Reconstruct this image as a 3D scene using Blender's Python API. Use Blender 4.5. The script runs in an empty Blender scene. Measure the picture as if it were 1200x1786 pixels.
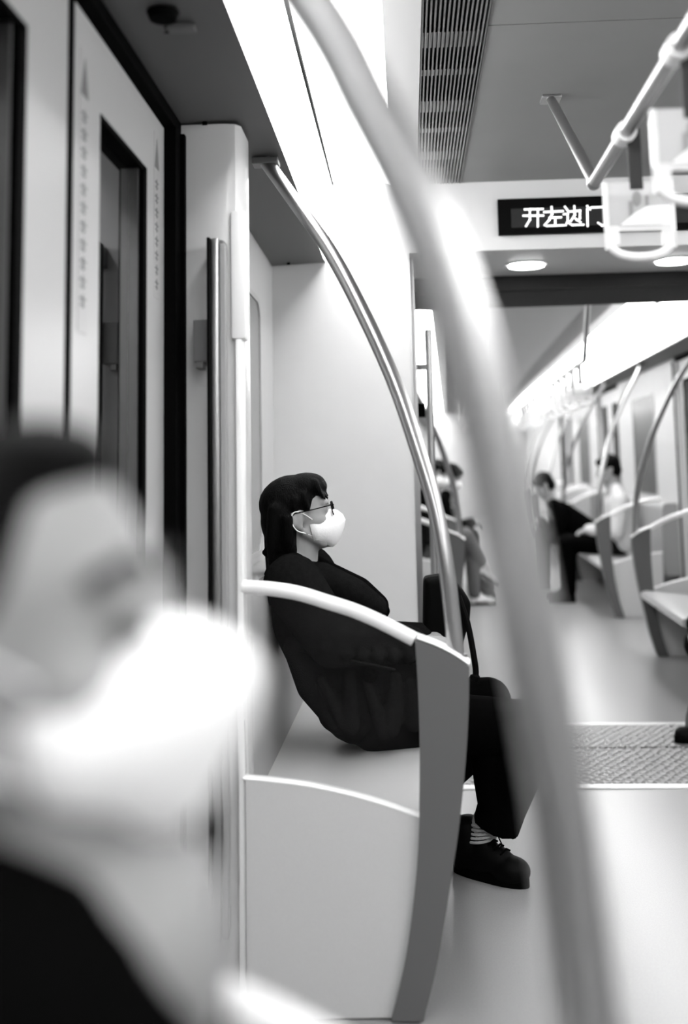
import bpy, bmesh, math, random
from mathutils import Matrix, Vector
random.seed(7)
R = math.radians

# ------------------------------------------------------------------ camera, world, exposure
F_PX, CX, CY, EYE = 2000.0, 600.0, 576.0, 1.125      # the lens axis meets the picture above its middle (tilted up, cropped)
VPX, VPY = 713.0, 838.0                              # vanishing point of the car's axis
VVX, VVY = 300.0, -14560.0                           # vanishing point of its uprights
scn = bpy.context.scene
yc = Vector(((VPX-CX)/F_PX, -(VPY-CY)/F_PX, -1.0)).normalized()      # car axis seen from the camera
uc = Vector(((VVX-CX)/F_PX, -(VVY-CY)/F_PX, -1.0)); uc = (uc - uc.dot(yc)*yc).normalized()
xc = yc.cross(uc)
BT = Matrix((xc, yc, uc))                                            # camera -> world rotation
cam_d = bpy.data.cameras.new('camera'); cam = bpy.data.objects.new('camera', cam_d)
scn.collection.objects.link(cam); scn.camera = cam
cam.matrix_world = Matrix.Translation((0, 0, EYE)) @ BT.to_4x4()
cam_d.sensor_fit = 'HORIZONTAL'; cam_d.sensor_width = 24.0; cam_d.lens = F_PX*24.0/1200.0
cam_d.shift_y = (CY-893.0)/1200.0
cam_d.clip_start = 0.02; cam_d.clip_end = 200
cam_d.dof.use_dof = True; cam_d.dof.focus_distance = 3.25; cam_d.dof.aperture_fstop = 1.7
w = bpy.data.worlds.new('world'); scn.world = w; w.use_nodes = True
w.node_tree.nodes['Background'].inputs[0].default_value = (0.5, 0.5, 0.5, 1)
w.node_tree.nodes['Background'].inputs[1].default_value = 0.04
vs = scn.view_settings
scn.display_settings.display_device = 'sRGB'
vs.view_transform = 'Standard'; vs.look = 'None'; vs.gamma = 1; vs.use_curve_mapping = False
vs.exposure = 0.52
LAMP = 8.0        # emission of the ceiling light diffusers

def P(u, v, Y):
    """the point of the plane at distance Y down the car that is seen at (u, v)"""
    d = BT @ Vector(((u-CX)/F_PX, -(v-CY)/F_PX, -1.0))
    t = Y/d.y
    return Vector((t*d.x, Y, EYE + t*d.z))

# the neighbouring car stands a little turned and inclined behind the gangway
NEXT = Matrix.Translation((-0.21, 5.2, -0.0101)) @ Matrix.Rotation(-0.0335, 4, 'Z') @ Matrix.Rotation(0.0153, 4, 'X')
FR = [Matrix.Identity(4)]

# ------------------------------------------------------------------ materials
def mat(name, c, rough=0.6, metal=0.0, spec=0.5, noise=0.0, nscale=40.0, bump=0.0, bscale=200.0, coat=0.0, stretch=None):
    m = bpy.data.materials.new(name); m.use_nodes = True
    nt = m.node_tree; b = nt.nodes['Principled BSDF']
    b.inputs['Base Color'].default_value = (c, c, c, 1)
    b.inputs['Roughness'].default_value = rough
    b.inputs['Metallic'].default_value = metal
    b.inputs['Specular IOR Level'].default_value = spec
    b.inputs['Coat Weight'].default_value = coat
    tc = nt.nodes.new('ShaderNodeTexCoord')
    src = tc.outputs['Object']
    if stretch:
        mp = nt.nodes.new('ShaderNodeMapping'); mp.inputs['Scale'].default_value = stretch
        nt.links.new(src, mp.inputs[0]); src = mp.outputs[0]
    if noise > 0:
        n = nt.nodes.new('ShaderNodeTexNoise'); n.inputs['Scale'].default_value = nscale; n.inputs['Detail'].default_value = 4
        r = nt.nodes.new('ShaderNodeMapRange')
        r.inputs['From Min'].default_value = 0.3; r.inputs['From Max'].default_value = 0.7
        r.inputs['To Min'].default_value = c*(1-noise); r.inputs['To Max'].default_value = min(1, c*(1+noise))
        nt.links.new(src, n.inputs['Vector']); nt.links.new(n.outputs['Fac'], r.inputs[0])
        nt.links.new(r.outputs[0], b.inputs['Base Color'])
    if bump > 0:
        n2 = nt.nodes.new('ShaderNodeTexNoise'); n2.inputs['Scale'].default_value = bscale; n2.inputs['Detail'].default_value = 3
        bp = nt.nodes.new('ShaderNodeBump'); bp.inputs['Strength'].default_value = bump; bp.inputs['Distance'].default_value = 0.01
        nt.links.new(src, n2.inputs['Vector']); nt.links.new(n2.outputs['Fac'], bp.inputs['Height'])
        nt.links.new(bp.outputs[0], b.inputs['Normal'])
    return m

def emit(name, s, c=1.0):
    m = bpy.data.materials.new(name); m.use_nodes = True
    nt = m.node_tree; b = nt.nodes['Principled BSDF']
    b.inputs['Base Color'].default_value = (0.8, 0.8, 0.8, 1)
    b.inputs['Emission Color'].default_value = (c, c, c, 1); b.inputs['Emission Strength'].default_value = s
    return m

def clear(name, haze=0.06, tint=0.96, gloss=1.45, hc=0.6):
    """clear or frosted sheet: see-through mixed with a little diffuse haze and a Fresnel reflection"""
    m = bpy.data.materials.new(name); m.use_nodes = True
    nt = m.node_tree; nt.nodes.clear()
    o = nt.nodes.new('ShaderNodeOutputMaterial'); t = nt.nodes.new('ShaderNodeBsdfTransparent')
    t.inputs[0].default_value = (tint, tint, tint, 1)
    d = nt.nodes.new('ShaderNodeBsdfDiffuse'); d.inputs[0].default_value = (hc, hc, hc, 1)
    g = nt.nodes.new('ShaderNodeBsdfGlossy'); g.inputs['Roughness'].default_value = 0.03
    f = nt.nodes.new('ShaderNodeFresnel'); f.inputs[0].default_value = gloss
    a = nt.nodes.new('ShaderNodeMixShader'); a.inputs[0].default_value = haze
    b = nt.nodes.new('ShaderNodeMixShader')
    nt.links.new(t.outputs[0], a.inputs[1]); nt.links.new(d.outputs[0], a.inputs[2])
    nt.links.new(f.outputs[0], b.inputs[0]); nt.links.new(a.outputs[0], b.inputs[1]); nt.links.new(g.outputs[0], b.inputs[2])
    nt.links.new(b.outputs[0], o.inputs[0])
    return m

def tread_mat():
    m = mat('tread_plate', 0.42, 0.35, 0.5)
    nt = m.node_tree; b = nt.nodes['Principled BSDF']
    tc = nt.nodes.new('ShaderNodeTexCoord'); v = nt.nodes.new('ShaderNodeTexVoronoi'); v.inputs['Scale'].default_value = 34
    mp = nt.nodes.new('ShaderNodeMapping'); mp.inputs['Rotation'].default_value = (0, 0, 0.78); mp.inputs['Scale'].default_value = (1, 0.6, 1)
    v.inputs['Randomness'].default_value = 0.25
    bp = nt.nodes.new('ShaderNodeBump'); bp.inputs['Strength'].default_value = 1.0; bp.inputs['Distance'].default_value = 0.03
    nt.links.new(tc.outputs['Object'], mp.inputs[0]); nt.links.new(mp.outputs[0], v.inputs['Vector'])
    nt.links.new(v.outputs['Distance'], bp.inputs['Height']); nt.links.new(bp.outputs[0], b.inputs['Normal'])
    return m

M = dict(
    wall=mat('wall_panel', 0.54, 0.45, noise=0.02, nscale=6, bump=0.03, bscale=900),
    pillar=mat('pillar_panel', 0.56, 0.22, coat=0.2),
    ceil=mat('ceiling_panel', 0.20, 0.6, noise=0.03, nscale=5),
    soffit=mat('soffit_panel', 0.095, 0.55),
    band=mat('light_band', 0.45, 0.5),
    floor=mat('speckled_floor', 0.27, 0.30, spec=0.32, noise=0.10, nscale=260, bump=0.02, bscale=60),
    tread=tread_mat(),
    rubber=mat('black_rubber', 0.0015, 0.8, spec=0.03),
    black=mat('black_paint', 0.0015, 0.6, spec=0.05),
    darkm=mat('bellows_and_shade', 0.008, 0.8, bump=0.2, bscale=30),
    door=mat('door_leaf', 0.42, 0.35),
    steel=mat('brushed_steel', 0.37, 0.3, 1.0),
    dsteel=mat('dark_steel', 0.16, 0.35, 0.7),
    rail=mat('cream_rail', 0.85, 0.3),
    panel=mat('cream_panel', 0.55, 0.5, noise=0.02, nscale=300),
    strip=mat('grey_frame', 0.105, 0.4),
    seat=mat('bench_shell', 0.48, 0.3),
    back=mat('bench_back', 0.30, 0.4),
    window=mat('dark_window', 0.004, 0.03, spec=1.0), window2=mat('smoked_window', 0.006, 0.3, spec=0.15),
    pane=mat('grey_window', 0.18, 0.12, spec=0.7),
    glass=clear('clear_glass', 0.004, 0.97, 1.10),
    frost=clear('frosted_plastic', 0.45, 0.9, 1.4, 0.85),
    clearp=clear('clear_plastic', 0.6, 0.95, 1.45, 0.95),
    white=mat('white_plastic', 0.8, 0.35),
    print_=mat('grey_print', 0.22, 0.5),
    sticker=mat('sticker_face', 0.42, 0.4),
    ink=mat('sticker_ink', 0.13, 0.5),
    web=mat('dark_webbing', 0.012, 0.7, bump=0.3, bscale=600),
    lamp=emit('lamp_diffuser', LAMP),
    lampw=emit('reflector_glow', LAMP*0.55),  # white face beside the lamp; the light on it put in as glow
    led=emit('led_dots', 1.3), spot=emit('downlight_lens', 14.0),
    screen=mat('led_screen', 0.022, 0.5, spec=0.1),
    skin=mat('skin', 0.26, 0.5, noise=0.05, nscale=30),
    hair=mat('black_hair', 0.001, 0.5, spec=0.06, bump=0.5, bscale=350, stretch=(1, 1, 0.12)),
    mask=mat('white_mask', 0.88, 0.8, bump=0.1, bscale=120),
    coat=mat('charcoal_wool', 0.0075, 0.95, spec=0.0, noise=0.25, nscale=90, bump=0.25, bscale=300),
    knit=mat('black_knit', 0.0015, 0.95, spec=0.02, bump=0.4, bscale=200),
    trouser=mat('black_trouser', 0.0010, 0.9, spec=0.02, bump=0.3, bscale=15),
    shoe=mat('black_shoe', 0.0012, 0.6, spec=0.08),
    sock=mat('white_sock', 0.45, 0.9, bump=0.5, bscale=150),
    bag=mat('black_bag', 0.0015, 0.7, spec=0.05),
    puffer=mat('light_puffer', 0.55, 0.7, bump=0.4, bscale=25),
    greycloth=mat('grey_cloth', 0.10, 0.9, bump=0.3, bscale=100),
    lens=clear('spectacle_lens', 0.02, 0.96, 1.3),
)

# ------------------------------------------------------------------ mesh helpers
def link(o): scn.collection.objects.link(o)

class MB:
    """collects closed shapes; build() links them as one mesh object"""
    def __init__(s): s.bm = bmesh.new()
    def box(s, x0, x1, y0, y1, z0, z1, bev=0.0):
        r = bmesh.ops.create_cube(s.bm, size=1.0)
        vs_ = r['verts']
        for v in vs_:
            v.co = Vector(((x0+x1)/2 + v.co.x*(x1-x0), (y0+y1)/2 + v.co.y*(y1-y0), (z0+z1)/2 + v.co.z*(z1-z0)))
        if bev > 0:
            es = list({e for v in vs_ for e in v.link_edges})
            bmesh.ops.bevel(s.bm, geom=es, offset=bev, segments=2, affect='EDGES', profile=0.6)
        return s
    def loft(s, rings, cap=True, close=True):
        n = len(rings[0]); vv = [[s.bm.verts.new(p) for p in r] for r in rings]
        for a, b in zip(vv, vv[1:]):
            for i in range(n if close else n-1):
                j = (i+1) % n
                try: s.bm.faces.new((a[i], a[j], b[j], b[i]))
                except ValueError: pass
        if cap and close:
            s.bm.faces.new(vv[0][::-1]); s.bm.faces.new(vv[-1])
        return s
    def tube(s, pts, r, n=14, rz=None, caps=True):
        """round tube along pts; r number or list; rz = second radius along the frame's up"""
        pts = [Vector(p) for p in pts]; rings = []
        rr = r if isinstance(r, (list, tuple)) else [r]*len(pts)
        up = None
        for i, p in enumerate(pts):
            t = (pts[min(i+1, len(pts)-1)] - pts[max(i-1, 0)]).normalized()
            if up is None:
                a = Vector((0, 1, 0)) if abs(t.y) < 0.8 else Vector((0, 0, 1))
                up = (a - a.dot(t)*t).normalized()
            else: up = (up - up.dot(t)*t).normalized()
            sd = t.cross(up)
            q = rz if rz else rr[i]
            rings.append([p + up*math.cos(2*math.pi*k/n)*rr[i] + sd*math.sin(2*math.pi*k/n)*(q if rz else rr[i]) for k in range(n)])
        return s.loft(rings, caps)
    def prism(s, poly, y0, y1):
        """polygon of (x, z) extruded between y0 and y1"""
        return s.loft([[Vector((x, y0, z)) for x, z in poly], [Vector((x, y1, z)) for x, z in poly]])
    def prism_y(s, poly, x0, x1):
        """polygon of (y, z) extruded between x0 and x1"""
        return s.loft([[Vector((x0, y, z)) for y, z in poly], [Vector((x1, y, z)) for y, z in poly]])
    def ell(s, c, r, M3=None, sub=3):
        g = bmesh.ops.create_icosphere(s.bm, subdivisions=sub, radius=1.0)
        for v in g['verts']:
            p = Vector((v.co.x*r[0], v.co.y*r[1], v.co.z*r[2]))
            if M3: p = M3 @ p
            v.co = p + Vector(c)
        return s
    def cap(s, a, b, ra, rb=None, n=16):
        a, b = Vector(a), Vector(b); rb = ra if rb is None else rb
        t = (b-a)
        t = t.normalized() if t.length > 1e-6 else Vector((0, 0, 1))
        h = Vector((0, 0, 1)) if abs(t.z) < 0.9 else Vector((1, 0, 0))
        u = t.cross(h).normalized(); v = t.cross(u); rings = []
        for k in range(1, 6):
            an = math.pi/2*(1-k/5); rings.append((a - t*ra*math.sin(an), ra*math.cos(an)))
        for k in range(0, 5):
            an = math.pi/2*(k/5); rings.append((b + t*rb*math.sin(an), rb*math.cos(an)))
        return s.loft([[c + (u*math.cos(2*math.pi*i/n) + v*math.sin(2*math.pi*i/n))*max(q, 1e-4) for i in range(n)] for c, q in rings])
    def chain(s, pts, rad):
        for (a, b, ra, rb) in zip(pts, pts[1:], rad, rad[1:]): s.cap(a, b, ra, rb)
        return s
    def xf(s, Mx):
        for v in s.bm.verts: v.co = Mx @ v.co
        return s
    def build(s, name, m, parent=None, origin=None, smooth=False, remesh=0.0, sm=0, autos=True):
        """vertices are given in the car's frame; origin = the parent's place (or this thing's own)"""
        bmesh.ops.recalc_face_normals(s.bm, faces=s.bm.faces[:])
        org = Vector(origin) if origin is not None else Vector(parent['_o'] if parent is not None else (0, 0, 0))
        for v in s.bm.verts: v.co -= org
        if smooth or remesh:
            for f in s.bm.faces: f.smooth = True
        me = bpy.data.meshes.new(name); s.bm.to_mesh(me); s.bm.free()
        if remesh:
            me.materials.append(m)
            to = bpy.data.objects.new(name, me); link(to)
            rm = to.modifiers.new('r', 'REMESH'); rm.mode = 'VOXEL'; rm.voxel_size = remesh; rm.use_smooth_shade = True
            if sm:
                sd = to.modifiers.new('s', 'SMOOTH'); sd.iterations = sm; sd.factor = 0.5
            dg = bpy.context.evaluated_depsgraph_get(); dg.update()
            nm = bpy.data.meshes.new_from_object(to.evaluated_get(dg))
            bpy.data.objects.remove(to); bpy.data.meshes.remove(me); me = nm; me.name = name
        me.materials.clear(); me.materials.append(m)
        if smooth and not remesh and autos:
            try: me.set_sharp_from_angle(angle=R(40))
            except Exception: pass
        if remesh:
            for p_ in me.polygons: p_.use_smooth = True
        o = bpy.data.objects.new(name, me); link(o)
        if parent is not None: o.parent = parent; o['_o'] = tuple(org)
        else: o.matrix_world = FR[0] @ Matrix.Translation(org); o['_o'] = tuple(org)
        return o

def thing(name, label, cat, org, group=None):
    o = bpy.data.objects.new(name, None); link(o); o.empty_display_size = 0.05
    o.matrix_world = FR[0] @ Matrix.Translation(org); o['_o'] = tuple(org)
    return tag(o, label, cat, group)
def tag(o, label, cat, group=None):
    o['label'] = label; o['category'] = cat
    if group: o['group'] = group
    return o
def struct(name, mb, m, smooth=False):
    o = mb.build(name, m, None, (0, 0, 0), smooth); o['kind'] = 'structure'; return o

def spline(pts, n=6):
    pts = [Vector(p) for p in pts]; out = []
    for i in range(len(pts)-1):
        p0 = pts[max(i-1, 0)]; p1 = pts[i]; p2 = pts[i+1]; p3 = pts[min(i+2, len(pts)-1)]
        for k in range(n):
            t = k/n
            out.append(0.5*((2*p1) + (p2-p0)*t + (2*p0-5*p1+4*p2-p3)*t*t + (3*p1-p0-3*p2+p3)*t**3))
    out.append(pts[-1]); return out

# ------------------------------------------------------------------ layout numbers (metres)
XW = -0.515      # bench wall
XD = -0.540     # door leaf face
XM = 0.815        # middle of the car
ZC = 2.283        # ceiling
ZS = 1.968        # soffit above doors and benches
YP, YN = 2.60, 0.68    # far and near bench screens
YE = 4.42        # end wall face
XR = 2*XM

# ------------------------------------------------------------------ shell of a car
def shell(y0, y1, XL, own):
    struct('floor', MB().box(XL-0.1, XR-XW+0.1, y0, y1, -0.06, 0), M['floor'])
    sh = XL - XW
    # ceiling panels, left of the vent / middle / right of the vent
    c = MB()
    vx0, vx1 = 0.062+sh, 0.236+sh
    ys = [y0, 2.842, 2.848, y1] if own else [y0, y1]
    for a, b in zip(ys[::2], ys[1::2]):
        c.box(vx1, XR-0.236, a, b, ZC, ZC+0.03)
    c.box(vx0, vx1, y0, y1, ZC+0.07, ZC+0.09).box(XR-0.236, XR-0.062, y0, y1, ZC+0.07, ZC+0.09)
    struct('ceiling', c, M['ceil'])
    struct('trim_1', MB().box(-0.034+sh, vx0, y0, y1, ZC-0.005, ZC+0.08), M['band'])
    struct('trim_2', MB().box(XR-0.062, XR+0.034, y0, y1, ZC-0.005, ZC+0.08), M['band'])
    # soffits
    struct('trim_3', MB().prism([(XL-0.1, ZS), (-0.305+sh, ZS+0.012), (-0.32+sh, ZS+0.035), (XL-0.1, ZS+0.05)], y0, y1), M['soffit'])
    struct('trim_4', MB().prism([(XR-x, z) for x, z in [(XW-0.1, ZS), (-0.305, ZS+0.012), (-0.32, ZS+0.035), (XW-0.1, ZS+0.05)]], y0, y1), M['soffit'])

def lights(y0, y1, sh, side, label, grp=None):
    f = (lambda x: x+sh) if side == 'L' else (lambda x: XR-x)
    yb = y0
    t = thing('ceiling_light', label, 'light', (f(-0.2), (y0+y1)/2, ZC), grp)
    q = [(-0.302, ZS+0.02), (-0.272, ZC+0.02), (-0.276, ZC+0.03), (-0.314, ZS+0.03)]
    MB().prism([(f(x), z) for x, z in q], y0, y1).build('glowing_reflector', M['lampw'], t)
    q = [(-0.268, ZC+0.02), (-0.20, ZC+0.035), (-0.10, ZC+0.03), (-0.035, ZC+0.0), (-0.035, ZC+0.012), (-0.12, ZC+0.045), (-0.20, ZC+0.05), (-0.268, ZC+0.03)]
    MB().prism([(f(x), z) for x, z in q], y0, y1).build('diffuser', M['lamp'], t)
    MB().box(*sorted((f(-0.266), f(-0.274))), y0, y1, ZC+0.004, ZC+0.022).build('seam', M['rubber'], t)
    MB().box(*sorted((f(-0.34), f(-0.05))), y0, y1, ZC+0.06, ZC+0.09).build('housing', M['white'], t)
    return t

def vent(y0, y1, sh, side, label, cross=True):
    f = (lambda x: x+sh) if side == 'L' else (lambda x: XR-x)
    t = thing('air_vent', label, 'vent', (f(0.155), (y0+y1)/2, ZC))
    a, b = sorted((f(0.064), f(0.234)))
    MB().box(a, b, y0, y1, ZC+0.055, ZC+0.068).build('vent_backing', M['black'], t)
    fr = MB().box(a, a+0.004, y0, y1, ZC-0.004, ZC+0.05).box(b-0.004, b, y0, y1, ZC-0.004, ZC+0.05)
    fr.build('vent_frame', M['dsteel'], t)
    n = 14
    for i in range(n):
        x = a+0.006+(b-a-0.012)*(i+0.5)/n
        MB().prism([(x-0.0022, ZC-0.002), (x+0.0022, ZC-0.002), (x+0.003, ZC+0.02), (x-0.003, ZC+0.02)], y0, y1).build('slat', M['steel'] if cross else M['dsteel'], t)
    if cross:
        y = y0+0.15; k = 0
        while y < y1-0.05:
            MB().box(a+0.004, b-0.004, y, y+0.05+0.06*(k % 2), ZC+0.022, ZC+0.04).build('cross_bar', M['steel'], t)
            y += 0.28; k += 1

# ------------------------------------------------------------------ sliding doors in a side wall
def ybox(mb, f, xa, xb, *r, bev=0.0):
    a, b = sorted((f(xa), f(xb))); return mb.box(a, b, *r, bev=bev)

def door_leaf(f, y0, y1, label, win, grp=None, stick=()):
    """one sliding leaf; f maps left-wall x to the right side, win = (y0, y1) of its window"""
    t = thing('sliding_door', label, 'door', (f(XD-0.02), (y0+y1)/2, 0.0), grp)
    w0, w1 = win; zb, zt = 0.68, 1.794
    m = MB()
    ybox(m, f, XD-0.04, XD, y0, w0, 0.005, 1.938)
    ybox(m, f, XD-0.04, XD, w1, y1, 0.005, 1.938)
    ybox(m, f, XD-0.04, XD, w0, w1, 0.005, zb)
    ybox(m, f, XD-0.04, XD, w0, w1, zt, 1.938)
    m.build('door_panel', M['door'], t)
    g = MB(); e = 0.012
    ybox(g, f, XD-0.03, XD-0.002, w0, w0+e*0.4, zb, zt); ybox(g, f, XD-0.03, XD+0.002, w1-e*2.6, w1, zb, zt)
    ybox(g, f, XD-0.03, XD+0.002, w0, w1, zt-e, zt); ybox(g, f, XD-0.03, XD+0.002, w0, w1, zb, zb+e)
    g.build('window_gasket', M['rubber'], t)
    g = MB(); ybox(g, f, XD-0.032, XD-0.024, w0, w1, zb, zt)
    g.build('window_pane', M['window'], t)
    g = MB(); ybox(g, f, XD-0.03, XD-0.006, w1-0.05, w1-0.042, zb, zt)
    g.build('window_bead', M['steel'], t)
    return t

def sticker(f, y, z0, z1, w, label, tri):
    """warning sticker: a triangle over rows of small characters"""
    t = thing('warning_sticker', label, 'sticker', (f(XD+0.001), y, z0))
    b = MB(); ybox(b, f, XD, XD+0.0012, y-w/2, y+w/2, z0, z1); b.build('sticker_sheet', M['sticker'], t)
    g = MB()
    a, c = sorted((f(XD+0.0012), f(XD+0.002)))
    g.prism_y([(y-w*0.42, z1-0.08), (y+w*0.42, z1-0.08), (y, z1-0.012)], a, c); g.build('warning_triangle', M['ink'], t)
    g = MB(); z = z1-0.11; k = 0
    while z > z0+0.03:
        g.box(a, c, y-w*0.30, y+w*0.30, z-0.004, z); g.box(a, c, y-w*0.04, y+w*0.04, z-0.018, z+0.006)
        g.box(a, c, y-w*0.25, y+w*0.2, z-0.014, z-0.011); z -= 0.032; k += 1
    g.build('sticker_text', M['ink'], t)

def doorway(f, y0, y1, left, nm=('door', 'door'), leafwin=0.30, skip=False):
    """door pocket with rubber edges, header, two leaves between y0 and y1"""
    h = MB()
    ybox(h, f, XD-0.10, XD-0.045, y0-0.1, y1+0.1, 0, ZS)
    struct('wall_left' if left else 'wall_right', h, M['wall'])
    h = MB(); ybox(h, f, XD-0.044, XW+0.0, y0, y1, 1.942, ZS+0.03); ybox(h, f, XD-0.044, XD+0.012, y0, y0+0.02, 0, 1.94); ybox(h, f, XD-0.044, XW+0.012, y1-0.022, y1, 0, 1.94)
    struct('trim_5', h, M['rubber'])
    h = MB(); ybox(h, f, XD-0.04, XW+0.06, y0, y1, 0.0, 0.004)
    struct('trim_6', h, M['steel'])

# ------------------------------------------------------------------ bench screen with glass, rail and curved pole
Yq = 2.60
RAIL = [P(422, 1019, Yq), P(470, 1022, Yq), P(520, 1030, Yq), P(570, 1045, Yq), P(620, 1061, Yq), P(670, 1083, Yq), P(722, 1110, Yq)]
FTOP = [P(727, 1113, Yq), P(760, 1125, Yq), P(790, 1140, Yq), P(817, 1158, Yq)]
FIN = [P(724, 1116, Yq), P(729, 1200, Yq), P(732, 1300, Yq), P(731, 1420, Yq), P(725, 1530, Yq), P(708, 1660, Yq), P(683, 1768, Yq)]
FOUT = [P(817, 1160, Yq), P(816, 1230, Yq), P(811, 1320, Yq), P(800, 1430, Yq), P(785, 1530, Yq), P(764, 1660, Yq), P(738, 1768, Yq)]
PTOP = [P(425, 1355, Yq), P(480, 1360, Yq), P(540, 1368, Yq), P(610, 1383, Yq), P(670, 1400, Yq), P(731, 1421, Yq)]
POLE = [P(467, 286, 2.92), P(520, 360, 2.86), P(580, 446, 2.80), P(640, 560, 2.74), P(690, 672, 2.69), P(728, 782, 2.65), P(758, 880, 2.62), P(777, 980, 2.60), P(788, 1070, 2.60), P(796, 1150, 2.60)]
def xz(L, n=5): return [(p.x, max(p.z, 0.0)) for p in spline(L, n)]

def screen(f, y, label, grp=None, dx=0.0, pole=None, flip=1):
    """screen at the end of a bench; f maps x of the left side; flip = which way its broad frame faces"""
    t = thing('bench_screen', label, 'screen', (f(-0.1)+dx, y, 0.0), grp)
    g = lambda L: [(f(x)+dx, z) for x, z in L]
    fin, fout, ftop = xz(FIN), xz(FOUT), xz(FTOP)
    xl = -0.372
    # broad grey frame on the aisle side
    MB().prism(g(fin + fout[::-1] + ftop[::-1][1:-1]), y-0.035, y+0.035).build('aisle_frame', M['strip'], t, smooth=True)
    # cream lip along the frame's top and the curved rail
    lip = [(f(p.x)+dx, y, p.z+0.004) for p in spline(FTOP, 5)]
    MB().tube(lip, 0.035, 12, rz=0.007).build('frame_lip', M['rail'], t, smooth=True)
    rp = [(f(p.x)+dx, y, p.z-0.006) for p in spline(RAIL, 6)]
    MB().tube(rp, 0.016, 16).build('curved_rail', M['rail'], t, smooth=True)
    low = [(x, z) for x, z in xz(PTOP)]
    bot = [(fin[-1][0], 0.0), (xl, 0.0)]
    right = [p for p in fin if p[1] < low[-1][1]-0.004]
    MB().prism(g([(xl, low[0][1])] + low[1:] + right + [(xl, 0.0)]), y-0.018, y+0.018).build('lower_panel', M['panel'], t, smooth=True)
    MB().tube([(f(x)+dx, y, z) for x, z in low], 0.019, 10, rz=0.005).build('panel_trim', M['rail'], t, smooth=True)
    up = [p for p in fin if p[1] >= low[-1][1]]
    MB().prism(g([(xl, low[0][1])] + low[1:-1] + up[::-1] + [(q[0], q[1]-0.01) for q in xz(RAIL)[::-1]]), y-0.004, y+0.004).build('glass_pane', M['glass'], t)
    # pole, a thing of its own
    return t

def pole(f, y, pts, label, grp=None, dx=0.0, lean=1, y0=2.60):
    """lean = which way along the car its upper end tilts"""
    pp = [Vector((f(p.x)+dx, y+lean*(p.y-y0), p.z)) for p in spline(pts, 6)]
    t = thing('grab_pole', label, 'pole', tuple(pp[-1]), grp)
    MB().tube(pp, 0.0185, 20).build('bent_tube', M['steel'], t, smooth=True)
    a = pp[0]; d = (pp[0]-pp[1]).normalized()
    top = a + d*max(0.0, (ZS-0.002-a.z)/max(d.z, 0.1))
    MB().tube([a, top], 0.0185, 20).build('upper_stub', M['steel'], t, smooth=True)
    MB().box(top.x-0.035, top.x+0.035, top.y-0.028, top.y+0.028, ZS-0.014, ZS+0.004, bev=0.004).build('ceiling_flange', M['dsteel'], t)
    MB().tube([pp[-1]+Vector((0, 0, 0.012)), pp[-1]-Vector((0, 0, 0.012))], 0.024, 20).build('base_collar', M['steel'], t, smooth=True)
    return t

def bench(f, y0, y1, label, grp=None):
    t = thing('passenger_bench', label, 'bench', (f(-0.2), (y0+y1)/2, 0.0), grp)
    q = [(-0.385, 0.36), (-0.385, 0.375), (-0.33, 0.372), (-0.2, 0.377), (-0.02, 0.396), (0.05, 0.402), (0.078, 0.394), (0.085, 0.377), (0.078, 0.357), (0.03, 0.342), (-0.3, 0.312), (-0.385, 0.312)]
    MB().prism([(f(x), z) for x, z in q], y0, y1).build('seat_shell', M['seat'], t, smooth=True)
    q = [(XW+0.002, 0.31), (-0.40, 0.31), (-0.385, 0.37), (-0.388, 0.58), (-0.398, 0.81), (-0.408, 0.845), (-0.425, 0.86), (XW+0.002, 0.862)]
    MB().prism([(f(x), z) for x, z in q], y0, y1).build('backrest', M['back'], t, smooth=True)
    n = max(1, int((y1-y0)/0.9))
    for i in range(n+1):
        y = y0+0.06+(y1-y0-0.12)*i/n
        MB().prism([(f(x), z) for x, z in [(XW+0.001, 0.1), (XW+0.001, 0.31), (-0.05, 0.33), (-0.1, 0.29), (-0.42, 0.1)]], y-0.012, y+0.012).build('support_bracket', M['dsteel'], t)
    return t

def bench_wall(f, y0, y1, left, wy=None):
    h = MB(); ybox(h, f, XW-0.12, XW, y0, y1, 0, ZS+0.02)
    struct('wall_left' if left else 'wall_right', h, M['wall'])
    if wy:
        t = thing('train_window', wy[2], 'window', (f(XW), (wy[0]+wy[1])/2, 1.0), wy[3] if len(wy) > 3 else None)
        a, b = sorted((f(XW), f(XW+0.004)))
        r = 0.07; pts = []
        y0_, y1_, z0_, z1_ = wy[0], wy[1], 0.90, 1.75
        for cy, cz, s in ((y1_-r, z1_-r, 0), (y0_+r, z1_-r, 90), (y0_+r, z0_+r, 180), (y1_-r, z0_+r, 270)):
            for k in range(5):
                an = R(s+k*22.5); pts.append((cy+r*math.cos(an), cz+r*math.sin(an)))
        MB().prism_y(pts, a, b).build('window_pane', M['pane'] if wy[4] else M['window2'], t)
        cx = (y0_+y1_)/2; cz = (z0_+z1_)/2
        ring = MB(); a2, b2 = sorted((f(XW), f(XW+0.008)))
        n = len(pts); out = [(y+(y-cx)/abs(y-cx)*0.018, z+(z-cz)/abs(z-cz)*0.018) for y, z in pts]
        for k in range(n):
            j = (k+1) % n
            ring.loft([[Vector((a2, *pts[k])), Vector((a2, *pts[j])), Vector((a2, *out[j])), Vector((a2, *out[k]))],
                       [Vector((b2, *pts[k])), Vector((b2, *pts[j])), Vector((b2, *out[j])), Vector((b2, *out[k]))]])
        ring.build('window_frame', M['door'], t)

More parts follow.
